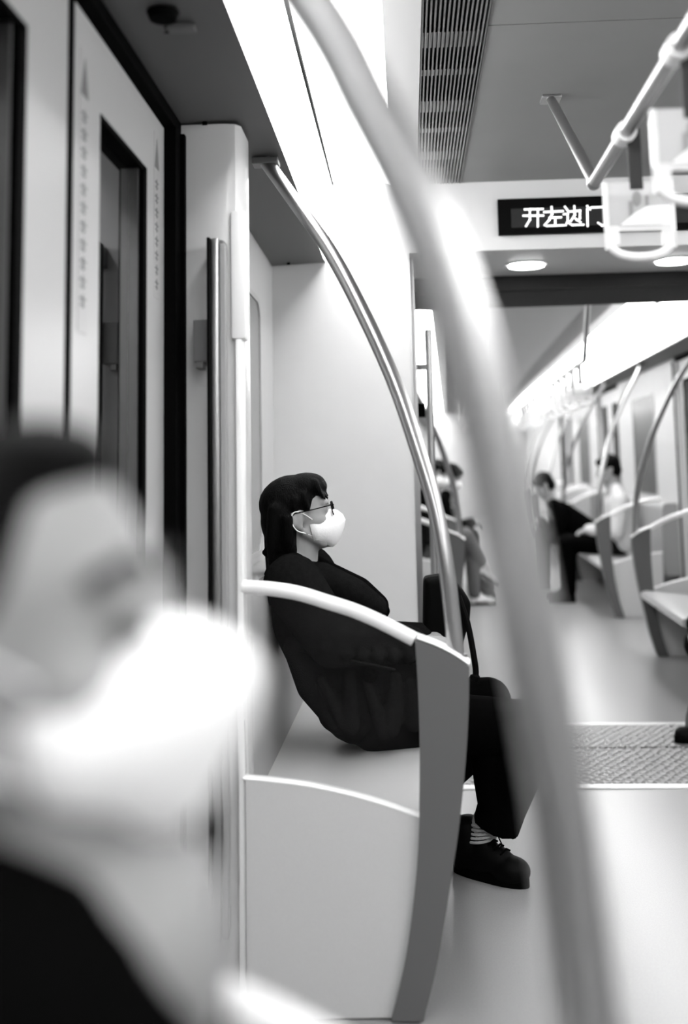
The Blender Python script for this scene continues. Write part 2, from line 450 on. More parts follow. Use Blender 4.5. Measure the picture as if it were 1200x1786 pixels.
def pillar(f, ya, yb, label, front):
    """box pillar between door pocket and bench, its face towards the doorway at ya; front = +1 when yb > ya"""
    s = 1 if yb > ya else -1
    t = thing('door_pillar', label, 'pillar', (f(-0.43), ya, 0.0))
    q = [(XW-0.0, ya+s*0.0), (-0.41, ya), (-0.388, ya+s*0.006), (-0.376, ya+s*0.025), (-0.376, yb), (XW-0.0, yb)]
    MB().loft([[Vector((f(x), y, z)) for x, y in q] for z in (0.0, ZS)]).build('pillar_casing', M['pillar'], t, smooth=True)
    m = MB()
    a, b = sorted((f(-0.398), f(-0.364))); c, d = sorted((ya-s*0.012, ya+s*0.05))
    m.box(a, b, c, d, P(428, 592, 2.6).z, P(428, 368, 2.6).z, bev=0.008); m.build('corner_cover', M['white'], t, smooth=True)
    m = MB(); a, b = sorted((f(-0.388), f(-0.374))); m.box(a, b, c, d, 0.0, P(428, 592, 2.6).z, bev=0.003); m.build('edge_strip', M['rail'], t, smooth=True)
    return t

# ================================================================== OUR CAR
idf = lambda x: x
mir = lambda x: XR-x
shell(-3.2, YE+0.0, XW, True)
struct('wall_back', MB().box(XW-0.15, XR-XW+0.15, -3.3, -3.2, 0, ZC+0.1), M['wall'])
lights(-3.1, YE-0.002, 0, 'L', 'long bright ceiling light strip above the benches beside the slatted vent')
lights(-3.1, YE-0.002, 0, 'R', 'long ceiling light strip over the opposite side of the nearer carriage')
vent(-3.1, YE-0.002, 0, 'L', 'slatted air vent running along the grey ceiling of the nearer carriage')
vent(-3.1, YE-0.002, 0, 'R', 'slatted air vent over the opposite side of the nearer carriage')

Y0D, Y1D = 0.95, 2.60
doorway(idf, Y0D, Y1D, True)
ym = 1.799
l1 = door_leaf(idf, 1.10, ym-0.02, 'pale sliding door leaf at the left edge, nearer of the two', (1.24, 1.575))
l2 = door_leaf(idf, ym+0.02, 2.525, 'pale sliding door leaf beside the black door gap, farther of the two', (1.98, 2.347))
for l, yy in ((l1, ym-0.02), (l2, ym+0.02)):
    s = 1 if l is l1 else -1
    MB().box(XD-0.035, XD-0.001, *sorted((yy, yy+s*0.0195)), 0.01, 1.938).build('rubber_edge', M['rubber'], l)
sticker(idf, 1.875, 1.38, 1.87, 0.055, 'tall warning sticker on the farther door leaf beside the door gap', True)
sticker(idf, 2.445, 1.53, 1.90, 0.05, 'warning sticker on the farther door leaf next to the black pocket', True)
bench_wall(idf, Y1D+0.02, YE+0.1, True, (2.85, 3.98, 'rounded grey window over the bench beside the masked passenger', None, True))
bench_wall(idf, -3.2, Y0D, True)
h = MB(); h.box(XR-XW, XR-XW+0.1, -3.2, YE+0.1, 0, ZS+0.02); struct('wall_right', h, M['wall'])
pl = pillar(idf, 2.60, 2.75, 'pale box pillar with steel handrail beside the farther door leaf', 1)
pn = pillar(idf, 0.80, 0.66, 'pale box pillar at the near bench behind the blurred passenger', 1)
# black strip filling the pocket gap at the pillar
MB().box(XD+0.0, XW+0.002, 2.525, 2.62, 0.0, 1.942).build('pocket_strip', M['rubber'], pl)

# handrail on the pillar
a, b = P(381, 417, 2.54), P(388, 1640, 2.54)
t = thing('grab_rail', 'vertical steel handrail on the pale door pillar', 'handrail', (-0.42, 2.56, b.z))
MB().box(-0.433, -0.416, 2.525, 2.55, b.z, a.z, bev=0.004).build('rail_bar', M['steel'], t, smooth=True)
MB().box(-0.441, -0.4335, 2.515, 2.56, b.z, a.z, bev=0.002).build('rail_dark_side', M['black'], t)  # dark side of the bar, its shade put in as a black strip
MB().box(-0.415, -0.403, 2.54, 2.57, b.z, a.z-0.01, bev=0.002).build('rail_channel', M['back'], t)
for z0, z1 in ((b.z+0.0, b.z+0.05), (a.z-0.05, a.z)):
    MB().box(-0.439, -0.407, 2.55, 2.605, z0, z1, bev=0.003).build('rail_mount', M['dsteel'], t)
zb0, zb1 = P(352, 632, 2.56).z, P(352, 558, 2.56).z
t = thing('door_release_box', 'small grey box on the door pillar left of the handrail', 'box', (-0.46, 2.56, zb0))
MB().box(-0.478, -0.4425, 2.55, 2.602, zb0, zb1, bev=0.003).build('box_body', M['strip'], t)
MB().box(-0.474, -0.458, 2.553, 2.602, zb0-0.014, zb0+0.002, bev=0.002).build('box_latch', M['dsteel'], t)

# soffit fittings
t = thing('ceiling_sensor', 'dark round fitting on the soffit above the sliding doors', 'sensor', (-0.42, 1.955, ZS))
MB().tube([(-0.42, 1.955, ZS+0.003), (-0.42, 1.955, ZS-0.012)], [0.030, 0.024], 20).build('sensor_dome', M['rubber'], t, smooth=True)
t = thing('ceiling_plate', 'small rectangular plate beside the dark round fitting on the soffit', 'plate', (-0.405, 2.02, ZS))
MB().box(-0.425, -0.375, 2.01, 2.04, ZS-0.004, ZS+0.003).box(-0.432, -0.422, 2.015, 2.025, ZS-0.008, ZS-0.002).build('plate_body', M['strip'], t)
MB().tube([(-0.427, 2.02, ZS+0.002), (-0.427, 2.02, ZS-0.009)], 0.005, 10).build('plate_screw', M['rubber'], t)
for i, (u, v) in enumerate([(357, 217), (429, 332), (503, 461)]):
    d = BT @ Vector(((u-CX)/F_PX, -(v-CY)/F_PX, -1.0)); k = (ZS-EYE)/d.z; x, y = d.x*k, d.y*k
    y = min(y, YE-0.02)
    MB().tube([(x, y, ZS+0.008), (x, y, ZS-0.002)], 0.006, 12).build('soffit_screw', M['rubber'], None, (x, y, ZS), smooth=True)
    o = scn.collection.objects[-1]
    tag(o, ['small dark screw in the soffit just above the door pillar', 'small dark screw in the soffit below the pole flange', 'small dark screw in the soffit by the end wall'][i], 'screw')

# benches, screens, poles
bench(idf, YP+0.03, YE-0.003, 'pale bench the masked passenger with glasses sits on')
bench(idf, -1.6, YN-0.03, 'pale bench under the blurred masked passenger in front')
screen(idf, YP, 'cream bench screen with curved rail in front of the seated passenger')
screen(idf, YN, 'blurred bench screen at the bottom edge next to the blurred passenger')
pole(idf, YP, POLE, 'curved steel grab pole rising from the screen by the seated passenger')
q = [(540, 0), (640, 180), (722, 340), (785, 500), (842, 700), (882, 880), (918, 1070), (955, 1280), (990, 1500), (1015, 1700)]
near = [P(u, v, YN) for u, v in q]
base = FTOP[-2]
near = [Vector((-0.265, YN, 1.76)), Vector((-0.165, YN, 1.59))] + near[0:] 
near[-1] = Vector((near[-2].x+0.012, YN, base.z+0.004))
pole(idf, YN, near, 'thick blurred grab pole crossing the whole picture in front', y0=YN)

# ------------------------------------------------------------------ end wall with gangway opening
ZL = 2.008
XO = 0.022
m = MB().box(XW-0.1, XO, YE, 5.0, 0, ZC+0.1).box(XR-XO, XR-XW+0.1, YE, 5.0, 0, ZC+0.1)
struct('wall_end', m, M['wall'])
m = MB().box(XO, XR-XO, YE, 5.0, ZL, ZC+0.1)
struct('wall_end', m, M['wall'])
m = MB().box(XO-0.001, XO+0.006, YE-0.004, YE+0.03, 0, ZL).box(XO+0.006, XO+0.022, YE+0.10, YE+0.2, 0, ZL)
struct('trim_7', m, M['steel'])
m = MB().box(XO+0.006, XR-XO, 5.0, 5.05, ZL-0.06, ZL+0.06)
struct('trim_8', m, M['darkm'])
# bellows: ribbed dark tunnel
m = MB()
for i in range(9):
    y = 5.0+i*0.05
    for (a, b) in ((y, y+0.028),):
        m.box(-0.10, 0.0, a, b, 0, 2.12).box(XR+0.02, XR+0.12, a, b, 0, 2.12).box(-0.1, XR+0.12, a, b, 2.06, 2.14)
m.box(-0.2, -0.1, 5.0, 5.46, 0, 2.2).box(XR+0.1, XR+0.2, 5.0, 5.46, 0, 2.2).box(-0.2, XR+0.2, 5.0, 5.46, 2.18, 2.24)
struct('trim_9', m, M['darkm'])
# floor plates
struct('floor', MB().box(-0.1, XR+0.1, YE, 5.5, -0.06, -0.004), M['rubber'])
t = thing('tread_plate', 'nearer patterned metal tread plate on the gangway floor', 'floor plate', (XM, 4.7, 0), 'gangway floor plates')
MB().box(XO+0.01, XR-XO-0.01, YE+0.02, 5.0, -0.004, 0.004).build('plate_body', M['tread'], t)
MB().box(XO+0.01, XR-XO-0.01, YE-0.03, YE+0.02, 0.0, 0.006, bev=0.002).build('plate_edge', M['rail'], t)
t = thing('tread_plate', 'farther patterned metal tread plate on the gangway floor', 'floor plate', (XM, 5.2, 0), 'gangway floor plates')
MB().box(XO+0.01, XR-XO-0.01, 5.035, 5.46, -0.004, 0.005).build('plate_body', M['tread'], t)
MB().box(XO+0.01, XR-XO-0.01, 5.46, 5.50, -0.002, 0.008, bev=0.002).build('plate_edge', M['rail'], t)
# downlights
for i, (x, lab) in enumerate(((0.512, 'round recessed downlight under the lintel left of the hanging strap'), (XR-0.512, 'round recessed downlight under the lintel at the right edge'))):
    t = thing('downlight', lab, 'light', (x, 4.73, ZL), 'downlights under the lintel')
    MB().tube([(x, 4.73, ZL-0.006), (x, 4.73, ZL+0.01)], 0.085, 32).build('downlight_rim', M['white'], t, smooth=True)
    MB().tube([(x, 4.73, ZL-0.011), (x, 4.73, ZL-0.004)], 0.074, 32).build('downlight_lens', M['spot'], t, smooth=True)

# gangway handrail
t = thing('grab_rail', 'vertical steel handrail in the gangway behind the end wall', 'handrail', (0.095, 4.85, 0.45))
MB().tube([P(747, 575, 4.85), P(762, 1160, 4.85)], 0.015, 16).build('rail_bar', M['steel'], t, smooth=True)
for v in (640, 1090):
    c = P(750+(v-590)/40, v, 4.85)
    MB().box(XO-0.01, c.x, 4.838, 4.862, c.z-0.012, c.z+0.012).build('rail_mount', M['dsteel'], t)
t = thing('wall_box', 'small dark box on the gangway edge beside the steel handrail', 'box', (0.04, 4.95, 1.4))
c = P(733, 715, 4.95)
MB().box(XO-0.002, c.x+0.022, 4.94, 4.99, c.z-0.03, c.z+0.028, bev=0.002).build('box_body', M['rubber'], t)

# ------------------------------------------------------------------ LED sign
x0 = P(868, 381, YE).x
zt, zb = P(868, 350, YE).z, P(870, 412, YE).z
x1 = XR - x0 + 0.02
t = thing('led_sign', 'black LED sign with white Chinese characters above the gangway', 'sign', ((x0+x1)/2, YE, zb))
MB().box(x0, x1, YE-0.025, YE+0.0, zb, zt, bev=0.002).build('sign_housing', M['black'], t)
sx0, sz1, sz0 = P(892, 381, YE-0.03).x, P(893, 364, YE-0.03).z, P(893, 397, YE-0.03).z
MB().box(sx0, x1-(sx0-x0), YE-0.028, YE-0.025, sz0, sz1).build('sign_screen', M['screen'], t)
chars = [
 [[(332, 212), (520, 208)], [(318, 278), (525, 276)], [(385, 212), (385, 275), (385, 320), (345, 385)], [(468, 212), (468, 390)]],
 [[(535, 240), (730, 230)], [(612, 188), (618, 260), (585, 325), (540, 375)], [(590, 300), (710, 295)], [(650, 300), (650, 375)], [(560, 385), (738, 378)]],
 [[(752, 185), (785, 230)], [(740, 262), (780, 258), (782, 330), (760, 375)], [(785, 350), (830, 375), (945, 372)], [(800, 235), (910, 225), (908, 305), (880, 325)], [(850, 180), (855, 270), (815, 330)], [(850, 300), (915, 345)]],
 [[(985, 178), (1015, 212)], [(985, 210), (990, 385)], [(1030, 192), (1175, 186), (1178, 375), (1140, 380), (1100, 352)]]]
m = MB(); wdt = 0.0031
for ch in chars:
    for st in ch:
        for (a, b) in zip(st, st[1:]):
            A = P(860+a[0]/6, 330+a[1]/6, YE-0.0285); Bq = P(860+b[0]/6, 330+b[1]/6, YE-0.0285)
            n = max(1, int((Bq-A).length/0.0065))
            # rows of square dots
            for k in range(n+1):
                c = A.lerp(Bq, k/n)
                m.box(c.x-wdt, c.x+wdt, YE-0.0305, YE-0.028, c.z-wdt, c.z+wdt)
m.build('led_characters', M['led'], t)

# ------------------------------------------------------------------ overhead strap rails
def strap_rail(x, ya, yb, zr, label, grp=None, brace=0.88, both=False):
    t = thing('overhead_rail', label, 'handrail', (x, (ya+yb)/2, zr), grp)
    MB().tube([(x, ya, zr), (x, yb, zr)], 0.0145, 16).build('rail_tube', M['steel'], t, smooth=True)
    MB().tube([(x, yb-0.01, zr-0.002), (x+0.03, yb+brace, ZC)], 0.0145, 16).build('rail_brace', M['steel'], t, smooth=True)
    MB().ell((x, yb, zr), (0.017, 0.03, 0.017)).build('rail_cap', M['steel'], t, smooth=True)
    MB().box(x, x+0.06, yb+brace-0.04, yb+brace+0.03, ZC-0.01, ZC+0.001, bev=0.003).build('rail_flange', M['steel'], t)
    if both: MB().tube([(x, ya, zr), (x, ya-brace, ZC)], 0.0145, 16).build('rail_brace', M['steel'], t, smooth=True)
    return t

def strap(x, y, zr, label, grp=None, detail=True, ang=0.0):
    """hanging strap: clamp round the rail, webbing, flat frame with an advertising card and a grip"""
    t = thing('hand_strap', label, 'hand strap', (x, y, zr), grp)
    MB().tube([(x, y-0.024, zr), (x, y+0.024, zr)], 0.0205, 18).build('rail_clamp', M['white'], t, smooth=True)
    MB().box(x+0.004, x+0.030, y-0.004, y+0.004, zr-0.112, zr+0.01, bev=0.002).build('webbing', M['web'], t)
    cxx = x+0.020
    T = Matrix.Translation((cxx, y, zr)) @ Matrix.Rotation(ang, 4, 'Z') @ Matrix.Translation((-cxx, -y, -zr))
    a, b = cxx-0.068, cxx+0.068; zt_, zb_ = zr-0.095, zr-0.242
    MB().box(a+0.006, b-0.006, y-0.003, y+0.003, zb_+0.055, zt_, bev=0.002).xf(T).build('card_panel', M['frost'], t)
    fr = MB().box(a, a+0.010, y-0.006, y+0.006, zb_+0.012, zt_, bev=0.003).box(b-0.010, b, y-0.006, y+0.006, zb_+0.012, zt_, bev=0.003)
    fr.box(a, a+0.028, y-0.005, y+0.005, zb_+0.02, zb_+0.06, bev=0.003).box(b-0.028, b, y-0.005, y+0.005, zb_+0.02, zb_+0.06, bev=0.003)
    fr.box(a+0.008, b-0.008, y-0.004, y+0.004, zb_+0.048, zb_+0.058, bev=0.002)
    fr.xf(T).build('strap_frame', M['clearp'], t)
    gp = spline([(a+0.008, y, zb_+0.022), (a+0.03, y, zb_+0.004), (cxx, y, zb_-0.002), (b-0.03, y, zb_+0.004), (b-0.008, y, zb_+0.022)], 5)
    MB().tube(gp, 0.0085, 12).xf(T).build('grip', M['white'], t, smooth=True)
    if detail:
        g = MB().prism([(a+0.03, zb_+0.06), (b-0.008, zb_+0.06), (b-0.008, zb_+0.098), (cxx+0.015, zb_+0.096), (cxx-0.01, zb_+0.083)], y-0.0045, y-0.003)
        g.xf(T).build('card_swoosh', M['white'], t)
        g = MB().ell((cxx-0.004, y-0.0035, zt_-0.035), (0.009, 0.0012, 0.016), sub=2).box(cxx-0.02, cxx-0.012, y-0.0042, y-0.003, zt_-0.075, zt_-0.04).box(cxx+0.012, cxx+0.018, y-0.0042, y-0.003, zt_-0.065, zt_-0.03)
        g.xf(T).build('card_print', M['print_'], t)
    return t
ZR = 1.785; XRAIL = 0.437
strap_rail(XRAIL, -0.4, 2.56, ZR, 'pale overhead strap rail running to the upper right corner')
strap(XRAIL, 2.19, ZR, 'hand strap with frosted card in front of the LED sign, farther one')
strap(XRAIL, 1.75, ZR, 'hand strap with frosted card at the right edge, nearer one')

# ================================================================== PEOPLE
def rotm(pitch, yaw=0.0, roll=0.0):
    """head frame: facing +x; pitch > 0 looks up; yaw > 0 turns towards +y"""
    return Matrix.Rotation(yaw, 4, 'Z') @ Matrix.Rotation(-pitch, 4, 'Y') @ Matrix.Rotation(roll, 4, 'X')

def head_shapes(b, H):
    q = MB()
    q.ell((-0.012, 0, 0.035), (0.096, 0.075, 0.088)).ell((0.022, 0, -0.012), (0.066, 0.062, 0.085))
    q.ell((0.04, 0, -0.072), (0.048, 0.043, 0.04)).ell((0.066, 0, -0.094), (0.024, 0.024, 0.02))
    q.cap((0.084, 0, 0.006), (0.106, 0, -0.032), 0.008, 0.0125).ell((0.096, 0.012, -0.036), (0.011, 0.008, 0.008)).ell((0.096, -0.012, -0.036), (0.011, 0.008, 0.008))
    q.cap((0.074, -0.034, 0.022), (0.074, 0.034, 0.022), 0.014)
    q.ell((0.086, 0, -0.058), (0.014, 0.024, 0.007)).ell((0.084, 0, -0.069), (0.014, 0.021, 0.008))
    for s in (-1, 1):
        q.ell((0.070, s*0.031, 0.0), (0.013, 0.015, 0.011)); q.ell((0.045, s*0.045, -0.03), (0.03, 0.018, 0.022))
        q.ell((-0.012, s*0.074, -0.008), (0.019, 0.008, 0.031), Matrix.Rotation(0.25, 3, 'Y')); q.cap((-0.024, s*0.08, 0.012), (-0.026, s*0.082, -0.02), 0.006, 0.006)
        q.ell((-0.008, s*0.076, -0.034), (0.009, 0.006, 0.010))
        q.cap((0.0, s*0.056, -0.05), (0.045, s*0.032, -0.095), 0.016, 0.014)
    merge(b, q.xf(H))
def merge(dst, src):
    me = bpy.data.meshes.new('tmp'); src.bm.to_mesh(me); src.bm.free(); dst.bm.from_mesh(me); bpy.data.meshes.remove(me)

def mask_part(H, root, beak=0.0, strap_=True, jaw=0.0):
    """pleated surgical mask: a curved sheet with real thickness, loops to both ears"""
    prof = [(0.082, 0.032, 0.002), (0.106, 0.044, -0.010), (0.119+beak*0.5, 0.053, -0.026), (0.123+beak, 0.057, -0.044), (0.117+beak*0.8, 0.059, -0.060), (0.108+beak*0.4, 0.057, -0.076), (0.096, 0.052, -0.092), (0.083, 0.043, -0.106), (0.068, 0.032, -0.114)]
    n = 20; m = MB()
    def sheet(off):
        g = []
        for k, (fx, wy_, z) in enumerate(prof):
            row = []
            pl = 0.0016*math.sin(k*3.1)
            for i in range(n+1):
                th = R(-92+184*i/n); c, s_ = math.cos(th), math.sin(th)
                x = 0.02 + (fx+pl+off-0.02)*max(c, 0)**0.75 - 0.012*max(0, -c)
                y = (wy_+0.006+off)*s_ * (1.0 if abs(s_) < 0.98 else 1.0)
                zz = z + (-0.045-z)*0.35*abs(s_)**3
                row.append(Vector((x, y, zz)))
            g.append(row)
        return g
    A, Bs = sheet(0.0), sheet(0.0022)
    va = [[m.bm.verts.new(p) for p in r] for r in A]; vb = [[m.bm.verts.new(p) for p in r] for r in Bs]
    for g, fl in ((va, True), (vb, False)):
        for k in range(len(g)-1):
            for i in range(n):
                q = (g[k][i], g[k][i+1], g[k+1][i+1], g[k+1][i]); m.bm.faces.new(q[::-1] if fl else q)
    for i in range(n):
        m.bm.faces.new((va[0][i], va[0][i+1], vb[0][i+1], vb[0][i])); m.bm.faces.new((va[-1][i], vb[-1][i], vb[-1][i+1], va[-1][i+1]))
    for k in range(len(va)-1):
        m.bm.faces.new((va[k][0], vb[k][0], vb[k+1][0], va[k+1][0])); m.bm.faces.new((va[k][n], va[k+1][n], vb[k+1][n], vb[k][n]))
    o = m.xf(H).build('face_mask', M['mask'], root, smooth=True, autos=False)
    if strap_:
        for s in (-1, 1):
            L = spline([(0.03, s*0.060, -0.018), (0.01, s*0.074, 0.004), (-0.014, s*0.084, 0.016), (-0.03, s*0.088, -0.002), (-0.022, s*0.084, -0.036), (0.0, s*0.070, -0.052), (0.026, s*0.058, -0.07)], 5)
            MB().tube(L, 0.0017, 6).xf(H).build('ear_loop', M['mask'], o, smooth=True)
    return o

def glasses_part(H, root):
    fr = MB()
    for s in (-1, 1):
        ring = [(0.096+0.001*math.cos(k*math.pi/10), s*0.033+0.025*math.cos(k*math.pi/10)*(1+0.12*abs(math.sin(k*math.pi/5))), 0.0+0.019*math.sin(k*math.pi/10)*(1+0.12*abs(math.sin(k*math.pi/5)))) for k in range(21)]
        fr.tube(ring, 0.0017, 6)
        fr.tube([(0.095, s*0.06, 0.010), (0.04, s*0.078, 0.010), (-0.015, s*0.083, 0.012), (-0.035, s*0.083, -0.005)], 0.0018, 6)
    fr.tube([(0.097, -0.009, 0.006), (0.101, 0, 0.009), (0.097, 0.009, 0.006)], 0.0016, 6)
    o = fr.xf(H).build('glasses', M['black'], root, smooth=True)
    for s in (-1, 1):
        MB().tube([(0.0955, s*0.033, 0), (0.0965, s*0.033, 0)], 0.021, 20).xf(H).build('lens', M['lens'], o)

def hand_shapes(b, wrist, d, up, side, curl=0.7, size=1.0):
    """palm and five bent fingers; d = along the fingers, up = back of the hand, side = +1/-1 puts the thumb"""
    d = Vector(d).normalized(); up = Vector(up); up = (up-up.dot(d)*d).normalized(); s = d.cross(up)*side
    w_ = Vector(wrist); k = size
    b.cap(w_, w_+d*0.03*k, 0.024*k, 0.027*k)
    M3 = Matrix((d, s, up)).transposed()
    b.ell(w_+d*0.052*k, (0.048*k, 0.040*k, 0.016*k), M3)
    for i, (off, L) in enumerate(((0.028, 0.070), (0.0095, 0.078), (-0.0095, 0.072), (-0.028, 0.056))):
        p = w_ + d*(0.088 - 0.004*abs(i-1))*k + s*off*k
        q0 = w_ + d*0.05*k + s*off*0.8*k
        b.cap(q0, p, 0.0105*k, 0.0098*k)
        a = 0.25*curl; r = (0.0094*k, 0.0086*k, 0.0078*k, 0.0066*k)
        for j, fr_ in enumerate((0.45, 0.30, 0.25)):
            a += curl*(0.55 if j else 0.25)
            nx = p + (d*math.cos(a) - up*math.sin(a))*L*fr_*k + s*off*0.08*k
            b.cap(p, nx, r[j], r[j+1]); p = nx
    p = w_ + d*0.018*k + s*0.026*k
    for j, (L, a) in enumerate(((0.034, 0.75), (0.03, 0.45), (0.024, 0.25))):
        nx = p + (d*math.cos(a) + s*math.sin(a)*0.9 - up*0.35*curl).normalized()*L*k
        b.cap(p, nx, (0.0135-0.002*j)*k, (0.0115-0.0018*j)*k); p = nx

def shoe_parts(root, heel, toe, m, lace=True, sole_m=None, stripes=None, high=False):
    """shoe from heel to toe (points at sole level)"""
    heel, toe = Vector(heel), Vector(toe); d = (toe-heel); L = d.length; d.normalize()
    up = Vector((0, 0, 1)); up = (up - up.dot(d)*d).normalized(); s = d.cross(up)
    T = Matrix((d, s, up)).transposed().to_4x4(); T.translation = heel
    k = L/0.27
    q = MB()
    q.ell((0.045*k, 0, 0.045), (0.05*k, 0.037, 0.045)).ell((0.12*k, 0, 0.04), (0.09*k, 0.040, 0.038)).ell((0.205*k, 0, 0.032), (0.062*k, 0.045, 0.032))
    q.cap((0.045*k, 0, 0.05), (0.04*k, 0, 0.105), 0.036, 0.040).cap((0.12*k, 0, 0.06), (0.075*k, 0, 0.095), 0.03, 0.034)
    q.ell((0.008*k, 0, 0.115), (0.016, 0.024, 0.022))
    if high:
        q.cap((0.06*k, 0, 0.09), (0.058*k, 0, 0.115), 0.050, 0.050); q.cap((0.02*k, 0, 0.10), (0.006*k, 0, 0.150), 0.030, 0.018); q.cap((0.12*k, 0, 0.08), (0.118*k, 0, 0.135), 0.036, 0.022); q.ell((0.135*k, 0, 0.055), (0.09*k, 0.043, 0.045)); q.ell((0.215*k, 0, 0.038), (0.060*k, 0.047, 0.038))
    o = q.xf(T).build('shoe', m, root, remesh=0.006, sm=4)
    ol = []
    for i in range(24):
        a = 2*math.pi*i/24; c, s_ = math.cos(a), math.sin(a)
        x = 0.135*k + 0.137*k*c; w_ = 0.036+0.012*max(0, c)
        ol.append((x, w_*s_*(1.0 if abs(c) < 0.9 else 1.0)))
    MB().loft([[Vector((x, y, z)) for x, y in ol] for z in (0.0, 0.026)]).xf(T).build('sole', sole_m or M['rubber'], o, smooth=True)
    if lace:
        lm = MB()
        for j in range(4):
            x = (0.105+0.022*j)*k; z = 0.098-0.009*j
            lm.tube([(x, -0.024, z-0.012), (x+0.004, 0, z-0.001), (x, 0.024, z-0.012)], 0.0028, 6)
        lp = [(0.10*k+0.018*math.sin(a), -0.006-0.012*math.sin(a*0.5), 0.115-0.016*math.cos(a)) for a in [i*math.pi/6 for i in range(13)]]
        lm.tube(lp, 0.0022, 6)
        lm.tube([(0.10*k, -0.006, 0.10), (0.125*k, -0.03, 0.09), (0.13*k, -0.045, 0.06)], 0.0022, 6)
        if high: lm.xf(Matrix.Translation((0.02, 0, 0.022)))
        lm.xf(T).build('lace', sole_m or M['knit'], o)
    if stripes:
        sm_ = MB()
        for j in range(3): sm_.tube([(0.09*k+j*0.025, -0.034, 0.085), (0.115*k+j*0.025, -0.042, 0.05), (0.125*k+j*0.025, -0.046, 0.025)], 0.006, 6)
        sm_.xf(T).build('shoe_stripe', stripes, o)
    return o

# ------------------------------------------------------------------ the seated passenger with glasses
YB = 3.42
man = thing('person', 'person with long black hair, glasses and white mask slumped on the bench', 'person', (-0.15, YB, 0.42))
o_ = Vector
HM = Matrix.Translation(P(527, 899, YB)) @ rotm(R(13), R(2)) @ Matrix.Scale(0.97, 4)
neck = P(510, 985, YB); chest = P(535, 1060, YB); pelv = P(632, 1222, YB)
def off(p, dy): return Vector((p.x, p.y+dy, p.z))
shN, shF = off(P(520, 1012, YB), -0.15), off(P(528, 1006, YB), 0.16)
elN, wrN = P(580, 1118, 3.18), P(715, 1124, 3.27)
elF, wrF = P(620, 1120, 3.66), P(745, 1112, 3.55)
hipN, hipF = off(pelv, -0.09), off(pelv, 0.10)
kneN = P(912, 1266, 3.36); ankN = P(846, 1455, 3.46)
kneF = P(852, 1222, 3.60); ankF = P(705, 1420, 3.62)
b = MB()
head_shapes(b, HM)
b.cap(HM @ Vector((-0.015, 0, -0.05)), neck+Vector((0.02, 0, 0.01)), 0.052, 0.056)
b.chain([neck, chest, pelv], [0.07, 0.10, 0.11])
for sh_, el_, wr_ in ((shN, elN, wrN), (shF, elF, wrF)):
    b.chain([neck, sh_, el_, wr_], [0.05, 0.045, 0.036, 0.024])
for hi, kn, an in ((hipN, kneN, ankN), (hipF, kneF, ankF)):
    b.chain([pelv, hi, kn, an], [0.08, 0.07, 0.048, 0.034]); b.cap(an, an+Vector((0.015, 0, -0.03)), 0.03, 0.02)
hd = (P(765, 1122, 3.25)-wrN)
hand_shapes(b, wrN, hd, (0.1, -0.35, 1), -1, 0.75, 0.98)
hand_shapes(b, wrF, P(790, 1128, 3.5)-wrF, (0, 0.2, 1), 1, 0.7, 0.98)
b.build('body', M['skin'], man, remesh=0.0055, sm=2)
# coat
c = MB()
for dy, r1, r2, r3 in ((-0.08, 0.085, 0.115, 0.125), (0.09, 0.095, 0.12, 0.13), (0, 0.10, 0.13, 0.14)):
    c.chain([off(P(515, 1022, YB), dy), off(P(540, 1075, YB), dy), off(P(574, 1140, YB), dy), off(P(628, 1213, YB), dy)], [r1, r2*0.9, r3*0.85, r3*0.95])
c.chain([P(508, 1000, 3.36), shN], [0.062, 0.082]).chain([P(508, 1000, 3.48), shF], [0.062, 0.082])
c.cap(P(592, 1240, 3.30), P(700, 1250, 3.32), 0.062, 0.065).cap(P(610, 1245, 3.5), P(700, 1250, 3.5), 0.06, 0.06)
c.cap(P(600, 1185, 3.3), P(705, 1205, 3.32), 0.085, 0.085).cap(P(690, 1170, 3.42), P(745, 1215, 3.45), 0.09, 0.09)
c.chain([P(560, 1010, 3.36), P(618, 1036, 3.34), P(655, 1060, 3.36)], [0.05, 0.045, 0.036])
c.chain([P(522, 1130, 3.26), P(548, 1195, 3.26), P(590, 1258, 3.26)], [0.045, 0.05, 0.035])
# folds of the skirt of the coat and its open hem
for (u0, v0, u1, v1, ra, rb) in ((610, 1175, 612, 1268, 0.018, 0.026), (640, 1190, 668, 1276, 0.014, 0.022), (690, 1180, 682, 1270, 0.016, 0.026), (560, 1185, 600, 1262, 0.014, 0.02), (715, 1190, 722, 1262, 0.016, 0.024)):
    c.cap(P(u0, v0, 3.20), P(u1, v1, 3.215), ra, rb)
coat = c.build('coat', M['coat'], man, remesh=0.006, sm=3)
# sleeves with creases
for sh_, el_, wr_, nm_ in ((shN, elN, P(714, 1124, 3.25), 0), (shF, elF, P(735, 1116, 3.56), 1)):
    c = MB(); c.chain([sh_, el_, wr_], [0.086, 0.072, 0.052])
    if nm_ == 0:
        for k in range(5):
            q0 = el_.lerp(wr_, 0.05+0.2*k); c.cap(q0+Vector((-0.01, -0.030, 0.045)), q0+Vector((0.03, -0.052, -0.03)), 0.012, 0.018)
        for k in range(3):
            q0 = sh_.lerp(el_, 0.35+0.25*k); c.cap(q0+Vector((0.05, -0.035, 0.03)), q0+Vector((0.0, -0.072, -0.03)), 0.010, 0.018)
    c.build('sleeve', M['coat'], man, remesh=0.006, sm=3)
# dark inner hood / open coat front that bulges away
c = MB()
c.chain([P(530, 985, 3.44), P(575, 1008, 3.46), P(625, 1032, 3.48), P(658, 1056, 3.48), P(668, 1066, 3.46)], [0.045, 0.045, 0.045, 0.036, 0.022])
c.chain([P(560, 1070, 3.45), P(640, 1080, 3.46)], [0.07, 0.04])
c.build('scarf', M['knit'], man, remesh=0.007, sm=5)
